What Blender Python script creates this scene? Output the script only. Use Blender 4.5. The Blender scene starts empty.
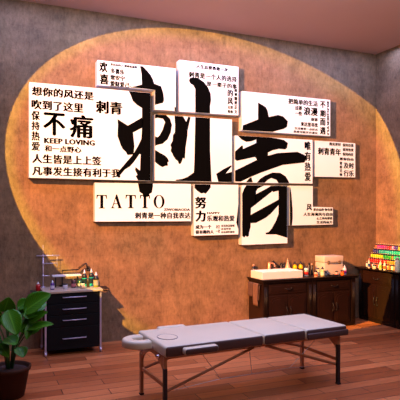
import bpy, bmesh, math, random
from mathutils import Vector, Matrix
PI = math.pi
random.seed(7)
C = bpy.context.scene.collection
SC = bpy.context.scene

def lin(c):
    """sRGB 0-255 triple (or hex string) to linear rgba"""
    if isinstance(c, str): c = [int(c[i:i+2], 16) for i in (0, 2, 4)]
    f = lambda v: v/12.92 if v <= .04045 else ((v+.055)/1.055)**2.4
    return tuple(f(v/255) for v in c) + (1,)

# ------------------------------------------------------------------ camera
YAW = math.radians(22.917)
cam_d = bpy.data.cameras.new('camera'); cam = bpy.data.objects.new('camera', cam_d); C.objects.link(cam)
cam.location = (0, -7.3145, 1.8)
cam.rotation_euler = (PI/2, 0, -YAW)
cam_d.sensor_width = 36; cam_d.lens = 36*520/400; cam_d.shift_y = .0375
cam_d.clip_end = 100
SC.camera = cam

# ------------------------------------------------------------------ light
w = bpy.data.worlds.new('world'); SC.world = w; w.use_nodes = True
w.node_tree.nodes['Background'].inputs[0].default_value = (.55, .66, 1, 1)
w.node_tree.nodes['Background'].inputs[1].default_value = .02

def aim(o, target):
    o.rotation_euler = (Vector(target)-o.location).to_track_quat('-Z', 'Y').to_euler()

def profile_spot(name, power, half):
    """theatre profile spot high on the left. Its lens gives a hard rim with a warm yellow fringe and an even beam."""
    d = bpy.data.lights.new(name, 'SPOT'); o = bpy.data.objects.new(name, d); C.objects.link(o)
    o.location = (-.96, -3.459, 3.704); aim(o, (2.52, 0, 2.462))
    d.energy = power; d.spot_size = 2*half; d.spot_blend = .004; d.shadow_soft_size = .008
    d.use_nodes = True; nt = d.node_tree; N = nt.nodes.new; L = nt.links.new
    em = nt.nodes['Emission']; fo = N('ShaderNodeLightFalloff'); fo.inputs['Strength'].default_value = 1
    L(fo.outputs['Constant'], em.inputs['Strength'])
    tc = N('ShaderNodeTexCoord'); sx = N('ShaderNodeSeparateXYZ'); L(tc.outputs['Normal'], sx.inputs[0])
    ab = N('ShaderNodeMath'); ab.operation = 'ABSOLUTE'; L(sx.outputs[2], ab.inputs[0])
    ac = N('ShaderNodeMath'); ac.operation = 'ARCCOSINE'; L(ab.outputs[0], ac.inputs[0])
    mr = N('ShaderNodeMapRange'); mr.interpolation_type = 'SMOOTHSTEP'; L(ac.outputs[0], mr.inputs['Value'])
    mr.inputs['From Min'].default_value = half-.045; mr.inputs['From Max'].default_value = half-.008
    mx = N('ShaderNodeMix'); mx.data_type = 'RGBA'; L(mr.outputs[0], mx.inputs['Factor'])
    mx.inputs['A'].default_value = (1, .39, .12, 1); mx.inputs['B'].default_value = (1.12, .68, .10, 1)
    L(mx.outputs['Result'], em.inputs['Color'])
    return o
profile_spot('wall_profile_spot', 120, .4245)

def area(name, loc, target, sx, sy, power, col):
    d = bpy.data.lights.new(name, 'AREA'); o = bpy.data.objects.new(name, d); C.objects.link(o)
    d.shape = 'RECTANGLE'; d.size = sx; d.size_y = sy; d.energy = power; d.color = col
    o.location = loc; aim(o, target)
    return o
area('ceiling_softbox', (2.6, -3.2, 4.6), (2.7, -3.0, 0), 5.4, 1.6, 102, (.40, .48, 1)).data.spread = 1.75
area('wall_fill_back', (2.1, -.55, 4.62), (2.1, -.25, 0), 8.6, .25, 128, (.35, .46, 1))  # added fill without a fixture, brightens the top of the back wall
area('wall_fill_right', (5.6, -2.8, 4.60), (5.9, -2.8, 0), .25, 4.2, 28, (.34, .46, 1))  # same kind of added fill, lifts the upper right wall
area('ceiling_fill', (2.5, -5.0, 2.9), (2.6, -2.5, 4.67), 3, 1.0, 108, (.92, .90, 1))  # invented upward fill out of view, added to light the ceiling

SC.view_settings.view_transform = 'Standard'; SC.view_settings.look = 'None'
SC.view_settings.gamma = 1; SC.view_settings.use_curve_mapping = False
SC.view_settings.exposure = 0

# ------------------------------------------------------------------ mesh helpers
W = {}          # world location of every linked object
class B:
    def __init__(s): s.bm = bmesh.new(); s.mi = 0
    def _fin(s, geom_faces, smooth):
        for f in geom_faces: f.material_index = s.mi; f.smooth = smooth
    def box(s, x0, x1, y0, y1, z0, z1, bev=0, seg=2, smooth=None):
        t = bmesh.new(); bmesh.ops.create_cube(t, size=1)
        for v in t.verts: v.co = Vector(((x0+x1)/2+v.co.x*(x1-x0), (y0+y1)/2+v.co.y*(y1-y0), (z0+z1)/2+v.co.z*(z1-z0)))
        if bev: bmesh.ops.bevel(t, geom=t.edges[:], offset=bev, segments=seg, profile=.5, affect='EDGES')
        s.join(t, bool(bev) and seg > 2 if smooth is None else smooth); return s
    def join(s, t, smooth=False, M=None):
        if M: bmesh.ops.transform(t, matrix=M, verts=t.verts)
        mp = {v: s.bm.verts.new(v.co) for v in t.verts}
        for f in t.faces:
            try: nf = s.bm.faces.new([mp[v] for v in f.verts])
            except ValueError: continue
            nf.material_index = s.mi; nf.smooth = smooth
        t.free(); return s
    def tube(s, pts, r, n=8, caps=True):
        pts = [Vector(p) for p in pts]; rs = r if isinstance(r, (list, tuple)) else [r]*len(pts)
        rings = []; up = None
        for i, p in enumerate(pts):
            d = (pts[min(i+1, len(pts)-1)]-pts[max(i-1, 0)]).normalized()
            if up is None: up = Vector((0, 0, 1)) if abs(d.z) < .9 else Vector((1, 0, 0))
            a = d.cross(up).normalized(); b = a.cross(d).normalized(); up = b
            rings.append([s.bm.verts.new(p+rs[i]*(a*math.cos(2*PI*k/n)+b*math.sin(2*PI*k/n))) for k in range(n)])
        fs = []
        for A, Bq in zip(rings, rings[1:]):
            for k in range(n): fs.append(s.bm.faces.new((A[k], A[(k+1) % n], Bq[(k+1) % n], Bq[k])))
        s._fin(fs, n > 5)
        if caps: s._fin([s.bm.faces.new(rings[0][::-1]), s.bm.faces.new(rings[-1])], False)
        return s
    def lathe(s, prof, c=(0, 0, 0), n=16, close=True):
        rings = [[s.bm.verts.new((c[0]+r*math.cos(2*PI*k/n), c[1]+r*math.sin(2*PI*k/n), c[2]+z)) for k in range(n)] for r, z in prof]
        fs = []
        for A, Bq in zip(rings, rings[1:]):
            for k in range(n): fs.append(s.bm.faces.new((A[k], A[(k+1) % n], Bq[(k+1) % n], Bq[k])))
        s._fin(fs, True)
        if close: s._fin([s.bm.faces.new(rings[0][::-1]), s.bm.faces.new(rings[-1])], False)
        return s
    def prism(s, pts, d):
        """extrude the planar outline pts (3D, any plane) by vector d"""
        d = Vector(d); a = [s.bm.verts.new(Vector(p)) for p in pts]; b = [s.bm.verts.new(Vector(p)+d) for p in pts]
        n = len(pts); fs = [s.bm.faces.new(a), s.bm.faces.new(b[::-1])]; fs[0].normal_update(); fs[1].normal_update()
        for k in range(n): fs.append(s.bm.faces.new((a[k], b[k], b[(k+1) % n], a[(k+1) % n])))
        s._fin(fs, False); return s
    def obj(s, name, mats, parent=None, loc=(0, 0, 0), recalc=True):
        if recalc: bmesh.ops.recalc_face_normals(s.bm, faces=s.bm.faces)
        me = bpy.data.meshes.new(name); s.bm.to_mesh(me); s.bm.free()
        return link(name, me, mats, parent, loc)
def link(name, me, mats, parent=None, loc=(0, 0, 0)):
    for m in (mats if isinstance(mats, (list, tuple)) else [mats]): me.materials.append(m)
    o = bpy.data.objects.new(name, me); C.objects.link(o)
    base = Vector(W[parent.name]) if parent else Vector(loc)
    me.transform(Matrix.Translation(-base))
    if parent: o.parent = parent
    else: o.location = loc
    W[o.name] = tuple(base)
    return o
def tag(o, label, cat, group=None, kind=None):
    if label: o['label'] = label
    if cat: o['category'] = cat
    if group: o['group'] = group
    if kind: o['kind'] = kind
    return o
def thing(name, label, cat, loc, group=None):
    o = bpy.data.objects.new(name, None); C.objects.link(o); o.location = loc; o.empty_display_size = .1
    W[o.name] = tuple(loc); return tag(o, label, cat, group)
def copy_tree(o, parent=None):
    c = o.copy(); C.objects.link(c); c.parent = parent; W[c.name] = W[o.name]
    for ch in list(o.children): copy_tree(ch, c)
    return c

# ------------------------------------------------------------------ materials
def mat(name, col, rough=.6, metal=0, spec=.5, var=0, vscale=8, bump=0, bscale=60, coat=0, trans=0, stretch=None, col2=None):
    m = bpy.data.materials.new(name); m.use_nodes = True; nt = m.node_tree; p = nt.nodes['Principled BSDF']
    c = col if len(col) == 4 and not isinstance(col, str) else lin(col)
    p.inputs['Base Color'].default_value = c; p.inputs['Roughness'].default_value = rough
    p.inputs['Metallic'].default_value = metal; p.inputs['Specular IOR Level'].default_value = spec
    p.inputs['Coat Weight'].default_value = coat; p.inputs['Transmission Weight'].default_value = trans
    tc = nt.nodes.new('ShaderNodeTexCoord'); mp = nt.nodes.new('ShaderNodeMapping')
    nt.links.new(tc.outputs['Object'], mp.inputs[0])
    if stretch: mp.inputs['Scale'].default_value = stretch
    n = nt.nodes.new('ShaderNodeTexNoise'); n.inputs['Scale'].default_value = vscale; n.inputs['Detail'].default_value = 4
    nt.links.new(mp.outputs[0], n.inputs['Vector'])
    mx = nt.nodes.new('ShaderNodeMix'); mx.data_type = 'RGBA'
    v = var or .04
    mx.inputs['A'].default_value = tuple(x*(1-v) for x in c[:3])+(1,)
    mx.inputs['B'].default_value = (lin(col2) if col2 else tuple(min(1, x*(1+v)) for x in c[:3])+(1,))
    nt.links.new(n.outputs[0], mx.inputs['Factor']); nt.links.new(mx.outputs['Result'], p.inputs['Base Color'])
    if bump:
        b = nt.nodes.new('ShaderNodeBump'); b.inputs['Strength'].default_value = bump; b.inputs['Distance'].default_value = .01
        n2 = nt.nodes.new('ShaderNodeTexNoise'); n2.inputs['Scale'].default_value = bscale; nt.links.new(mp.outputs[0], n2.inputs['Vector'])
        nt.links.new(n2.outputs[0], b.inputs['Height']); nt.links.new(b.outputs[0], p.inputs['Normal'])
    return m

def wall_mat():
    m = bpy.data.materials.new('weathered_concrete'); m.use_nodes = True; nt = m.node_tree; p = nt.nodes['Principled BSDF']
    L = nt.links.new; N = nt.nodes.new
    p.inputs['Roughness'].default_value = .85; p.inputs['Specular IOR Level'].default_value = .2
    tc = N('ShaderNodeTexCoord')
    def noise(scale, detail, sc=(1, 1, 1), rough=.6):
        mp = N('ShaderNodeMapping'); mp.inputs['Scale'].default_value = sc; L(tc.outputs['Object'], mp.inputs[0])
        n = N('ShaderNodeTexNoise'); n.inputs['Scale'].default_value = scale; n.inputs['Detail'].default_value = detail; n.inputs['Roughness'].default_value = rough
        L(mp.outputs[0], n.inputs['Vector']); return n.outputs[0]
    def ramp(inp, stops):
        r = N('ShaderNodeValToRGB'); el = r.color_ramp.elements
        while len(el) < len(stops): el.new(.5)
        for e, (a, c) in zip(el, stops): e.position = a; e.color = c
        L(inp, r.inputs[0]); return r.outputs[0]
    def mul(a, b, f=1):
        x = N('ShaderNodeMix'); x.data_type = 'RGBA'; x.blend_type = 'MULTIPLY'; x.inputs['Factor'].default_value = f
        L(a, x.inputs['A']); L(b, x.inputs['B']); return x.outputs['Result']
    g = lambda v: (v, v, v, 1)
    base = ramp(noise(.55, 3), [(.34, (.225, .155, .088, 1)), (.5, (.235, .137, .074, 1)), (.66, (.26, .155, .076, 1))])
    a = ramp(noise(3.2, 8, (1, 1, 1), .72), [(.32, g(.60)), (.5, g(.98)), (.68, g(1.30))])
    fine = ramp(noise(26, 4, (1, 1, .45), .8), [(.3, g(.58)), (.5, g(1)), (.7, g(1.3))])
    pits = ramp(noise(60, 2), [(.27, g(.35)), (.36, g(1))])
    streak = ramp(noise(1.6, 6, (2.2, 1, .8), .75), [(.36, (.72, .76, .80, 1)), (.5, g(1)), (.62, g(1)), (.74, (1.15, .92, 1.05, 1))])
    # faint joints of the cast blocks
    sx = N('ShaderNodeSeparateXYZ'); L(tc.outputs['Object'], sx.inputs[0])
    ad = N('ShaderNodeMath'); ad.operation = 'ADD'; L(sx.outputs[0], ad.inputs[0]); L(sx.outputs[1], ad.inputs[1])
    cx = N('ShaderNodeCombineXYZ'); L(ad.outputs[0], cx.inputs[0]); L(sx.outputs[2], cx.inputs[1])
    nz = N('ShaderNodeTexNoise'); nz.inputs['Scale'].default_value = 9; L(tc.outputs['Object'], nz.inputs['Vector'])
    va = N('ShaderNodeVectorMath'); va.operation = 'MULTIPLY_ADD'; L(nz.outputs[1], va.inputs[0]); va.inputs[1].default_value = (.03, .03, 0); L(cx.outputs[0], va.inputs[2])
    br = N('ShaderNodeTexBrick'); L(va.outputs[0], br.inputs['Vector'])
    br.inputs['Color1'].default_value = g(1); br.inputs['Color2'].default_value = g(.93); br.inputs['Mortar'].default_value = g(.68)
    br.inputs['Scale'].default_value = 1; br.inputs['Mortar Size'].default_value = .006; br.inputs['Mortar Smooth'].default_value = .6
    br.inputs['Brick Width'].default_value = .62; br.inputs['Row Height'].default_value = .31
    col = mul(base, a, .9); col = mul(col, fine, .8); col = mul(col, pits, .8); col = mul(col, streak, .8); col = mul(col, br.outputs[0], .38)
    L(col, p.inputs['Base Color'])
    b = N('ShaderNodeBump'); b.inputs['Strength'].default_value = .35; b.inputs['Distance'].default_value = .012
    L(fine, b.inputs['Height']); L(b.outputs[0], p.inputs['Normal'])
    return m

def floor_mat():
    m = bpy.data.materials.new('wood_planks'); m.use_nodes = True; nt = m.node_tree; p = nt.nodes['Principled BSDF']
    L = nt.links.new; N = nt.nodes.new
    tc = N('ShaderNodeTexCoord')
    br = N('ShaderNodeTexBrick'); L(tc.outputs['Object'], br.inputs['Vector'])
    br.inputs['Color1'].default_value = (.60, .19, .060, 1); br.inputs['Color2'].default_value = (.29, .068, .017, 1)
    br.inputs['Mortar'].default_value = (.03, .008, .006, 1)
    br.inputs['Scale'].default_value = 1; br.inputs['Mortar Size'].default_value = .005; br.inputs['Mortar Smooth'].default_value = .3
    br.inputs['Brick Width'].default_value = 1.22; br.inputs['Row Height'].default_value = .165; br.offset = .37; br.offset_frequency = 2
    mp = N('ShaderNodeMapping'); mp.inputs['Scale'].default_value = (1.2, 22, 1); L(tc.outputs['Object'], mp.inputs[0])
    n = N('ShaderNodeTexNoise'); n.inputs['Scale'].default_value = 3; n.inputs['Detail'].default_value = 6; n.inputs['Distortion'].default_value = .6; L(mp.outputs[0], n.inputs['Vector'])
    r = N('ShaderNodeValToRGB'); r.color_ramp.elements[0].position = .3; r.color_ramp.elements[0].color = (.72, .68, .66, 1); r.color_ramp.elements[1].position = .7; r.color_ramp.elements[1].color = (1.1, 1.1, 1.1, 1)
    L(n.outputs[0], r.inputs[0])
    x = N('ShaderNodeMix'); x.data_type = 'RGBA'; x.blend_type = 'MULTIPLY'; x.inputs['Factor'].default_value = .9; L(br.outputs[0], x.inputs['A']); L(r.outputs[0], x.inputs['B'])
    L(x.outputs['Result'], p.inputs['Base Color'])
    p.inputs['Roughness'].default_value = .42; p.inputs['Specular IOR Level'].default_value = .35
    b = N('ShaderNodeBump'); b.inputs['Strength'].default_value = .3; b.inputs['Distance'].default_value = .004; b.invert = True
    L(br.outputs['Fac'], b.inputs['Height']); L(b.outputs[0], p.inputs['Normal'])
    return m

M = dict(
 wall=wall_mat(), floor=floor_mat(),
 ceiling=mat('pink_plaster', (.56, .33, .27, 1), .9, spec=.1, var=.06, vscale=.8),
 board=mat('white_gloss_board', (.84, .96, .98, 1), .5, spec=.2, var=.004),
 board_side=mat('board_edge', (.62, .68, .74, 1), .5),
 ink=mat('black_ink', (.003, .003, .003, 1), 1, spec=0),
 leather=mat('white_leatherette', (.60, .50, .34, 1), .42, spec=.4, var=.02, bump=.08, bscale=180),
 leather_dark=mat('dark_brown_leatherette', (.075, .036, .027, 1), .45, spec=.4, bump=.08, bscale=180),
 seam=mat('grey_seam', (.16, .12, .14, 1), .6),
 beech=mat('beech_wood', (.45, .19, .08, 1), .45, var=.18, vscale=6, stretch=(1, 1, .15)),
 foot=mat('black_rubber', (.012, .010, .012, 1), .5),
 cable=mat('steel_cable', (.55, .5, .55, 1), .3, metal=.6),
 chrome=mat('chrome', (.75, .72, .78, 1), .25, metal=1),
 black=mat('black_lacquer', (.004, .004, .005, 1), .5, spec=.15),
 steel=mat('brushed_steel', (.55, .46, .55, 1), .35, metal=.5),
 ctop=mat('pale_laminate', (.45, .34, .25, 1), .35),
 dwood=mat('dark_walnut', (.015, .0048, .002, 1), .45, spec=.3, var=.35, vscale=5, stretch=(3, 3, .5)),
 dwood2=mat('dark_walnut_moulding', (.008, .003, .0015, 1), .42, spec=.3, var=.3, vscale=5),
 bronze=mat('dark_bronze', (.010, .006, .005, 1), .55, metal=.2),
 porcelain=mat('white_porcelain', (.88, .80, .70, 1), .2, spec=.5, coat=.3),
 copper=mat('copper', (.75, .38, .22, 1), .3, metal=.6),
 dark=mat('dark_plastic', (.012, .012, .016, 1), .35),
 case=mat('cream_leather_case', (.68, .56, .42, 1), .5, var=.05, bump=.05),
 brass=mat('worn_brass', (.50, .32, .16, 1), .35, metal=.7),
 towel=mat('tan_towel', (.15, .075, .045, 1), .9, bump=.4, bscale=90),
 towel2=mat('brown_towel', (.09, .045, .03, 1), .9, bump=.4, bscale=90),
 pot=mat('brown_clay', (.045, .013, .004, 1), .75, spec=.2, var=.15, vscale=10, bump=.1, bscale=40),
 soil=mat('potting_soil', (.030, .012, .009, 1), .95, var=.6, vscale=60, bump=.9, bscale=50),
 stem=mat('green_stem', (.03, .10, .015, 1), .5),
 white=mat('white_plastic', (.80, .76, .78, 1), .35),
 cream=mat('cream_plastic', (.80, .62, .40, 1), .4),
 amber=mat('amber_plastic', (.50, .16, .03, 1), .3),
)
_cm = {}
def cm(c):
    if c in M: return M[c]
    if c not in _cm: _cm[c] = mat('ink_colour_'+str(len(_cm)), c, .3, spec=.5)
    return _cm[c]

def leaf_mat():
    m = bpy.data.materials.new('glossy_leaf'); m.use_nodes = True; nt = m.node_tree; p = nt.nodes['Principled BSDF']
    L = nt.links.new; N = nt.nodes.new
    uv = N('ShaderNodeUVMap'); uv.uv_map = 'UVMap'
    sp = N('ShaderNodeSeparateXYZ'); L(uv.outputs[0], sp.inputs[0])
    ab = N('ShaderNodeMath'); ab.operation = 'ABSOLUTE'; L(sp.outputs[1], ab.inputs[0])
    sb = N('ShaderNodeMath'); sb.operation = 'MULTIPLY_ADD'; L(ab.outputs[0], sb.inputs[0]); sb.inputs[1].default_value = -.45; L(sp.outputs[0], sb.inputs[2])
    sn = N('ShaderNodeMath'); sn.operation = 'MULTIPLY'; L(sb.outputs[0], sn.inputs[0]); sn.inputs[1].default_value = 62
    si = N('ShaderNodeMath'); si.operation = 'SINE'; L(sn.outputs[0], si.inputs[0])
    r = N('ShaderNodeValToRGB'); r.color_ramp.elements[0].position = .70; r.color_ramp.elements[0].color = (.028, .13, .001, 1)
    r.color_ramp.elements[1].position = 1; r.color_ramp.elements[1].color = (.07, .25, .003, 1); L(si.outputs[0], r.inputs[0])
    r2 = N('ShaderNodeValToRGB'); r2.color_ramp.elements[0].position = .03; r2.color_ramp.elements[0].color = (1, 1, 1, 1)
    r2.color_ramp.elements[1].position = .08; r2.color_ramp.elements[1].color = (0, 0, 0, 1); L(ab.outputs[0], r2.inputs[0])
    x = N('ShaderNodeMix'); x.data_type = 'RGBA'; L(r2.outputs[0], x.inputs['Factor']); L(r.outputs[0], x.inputs['A']); x.inputs['B'].default_value = (.08, .26, .01, 1)
    L(x.outputs['Result'], p.inputs['Base Color'])
    p.inputs['Roughness'].default_value = .4; p.inputs['Specular IOR Level'].default_value = .35
    return m
M['leaf'] = leaf_mat()

# ------------------------------------------------------------------ room
XR, H = 6.498, 4.66
def struct(name, b, m): return tag(b.obj(name, m), None, None, kind='structure')
struct('floor', B().box(-2.6, XR+.15, -7.8, .15, -.12, 0), M['floor'])
struct('ceiling', B().box(-2.6, XR+.15, -7.8, .15, H, H+.12), M['ceiling'])
struct('wall_back', B().box(-2.6, XR+.15, 0, .15, 0, H), M['wall'])
struct('wall_right', B().box(XR, XR+.15, -7.8, 0, 0, H), M['wall'])
struct('wall_left', B().box(-2.6, -2.45, -7.8, 0, 0, H), M['wall'])

# ------------------------------------------------------------------ lettering
def text_mesh(s, bold):
    cu = bpy.data.curves.new('lettering', 'FONT'); cu.body = s; cu.size = 1; cu.resolution_u = 2
    cu.extrude = 0; cu.space_character = 1.06
    o = bpy.data.objects.new('lettering', cu); C.objects.link(o)
    dg = bpy.context.evaluated_depsgraph_get(); dg.update()
    me = bpy.data.meshes.new_from_object(o.evaluated_get(dg)); bpy.data.objects.remove(o); bpy.data.curves.remove(cu)
    me.materials.clear()
    # embolden: several copies of the glyph shifted by a fraction of the stroke, joined in one mesh
    bm = bmesh.new(); wd = {1.8: .040, 1.6: .065}.get(bold, .056 if bold > .9 else .07)
    for dx, dy in ((0, 0), (wd, 0), (-wd, 0), (0, wd*.45), (0, -wd*.45)):
        t = bmesh.new(); t.from_mesh(me); bmesh.ops.translate(t, vec=(dx, dy, 0), verts=t.verts)
        mp = {v: bm.verts.new(v.co) for v in t.verts}
        for f in t.faces: bm.faces.new([mp[v] for v in f.verts])
        t.free()
    bm.to_mesh(me); bm.free(); me.name = 'lettering'; return me
def serif(ch):
    """roman capitals in a unit box, as (outline list)"""
    if ch == 'T': return [[(.02, 1), (.98, 1), (1, .72), (.93, .72), (.88, .88), (.80, .93), (.64, .93), (.64, .10), (.67, .06), (.78, .055), (.78, 0), (.22, 0), (.22, .055), (.33, .06), (.36, .10), (.36, .93), (.20, .93), (.12, .88), (.07, .72), (0, .72)]]
    if ch == 'A': return [[(.48, 1), (.56, 1), (.92, .09), (.95, .055), (1, .055), (1, 0), (.60, 0), (.60, .055), (.68, .06), (.66, .10), (.38, .80)],
                          [(.50, 1), (.48, .84), (.20, .11), (.21, .06), (.32, .055), (.32, 0), (0, 0), (0, .055), (.05, .055), (.10, .09), (.46, .98)],
                          [(.25, .30), (.67, .30), (.655, .355), (.27, .355)]]
    return None
def fit(me, x0, x1, z0, z1, y, rot=False):
    if rot: me.transform(Matrix.Rotation(-PI/2, 4, 'Z'))
    xs = [v.co.x for v in me.vertices]; ys = [v.co.y for v in me.vertices]
    a, b, c, d = min(xs), max(xs), min(ys), max(ys)
    for v in me.vertices:
        X = x0+(v.co.x-a)/max(b-a, 1e-6)*(x1-x0); Z = z0+(v.co.y-c)/max(d-c, 1e-6)*(z1-z0)
        v.co = Vector((X, y-.0012, Z))
def clean(pts):
    out = []
    for p in pts:
        if not out or (Vector(p)-Vector(out[-1])).length > 1e-3: out.append(p)
    return out
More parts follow.
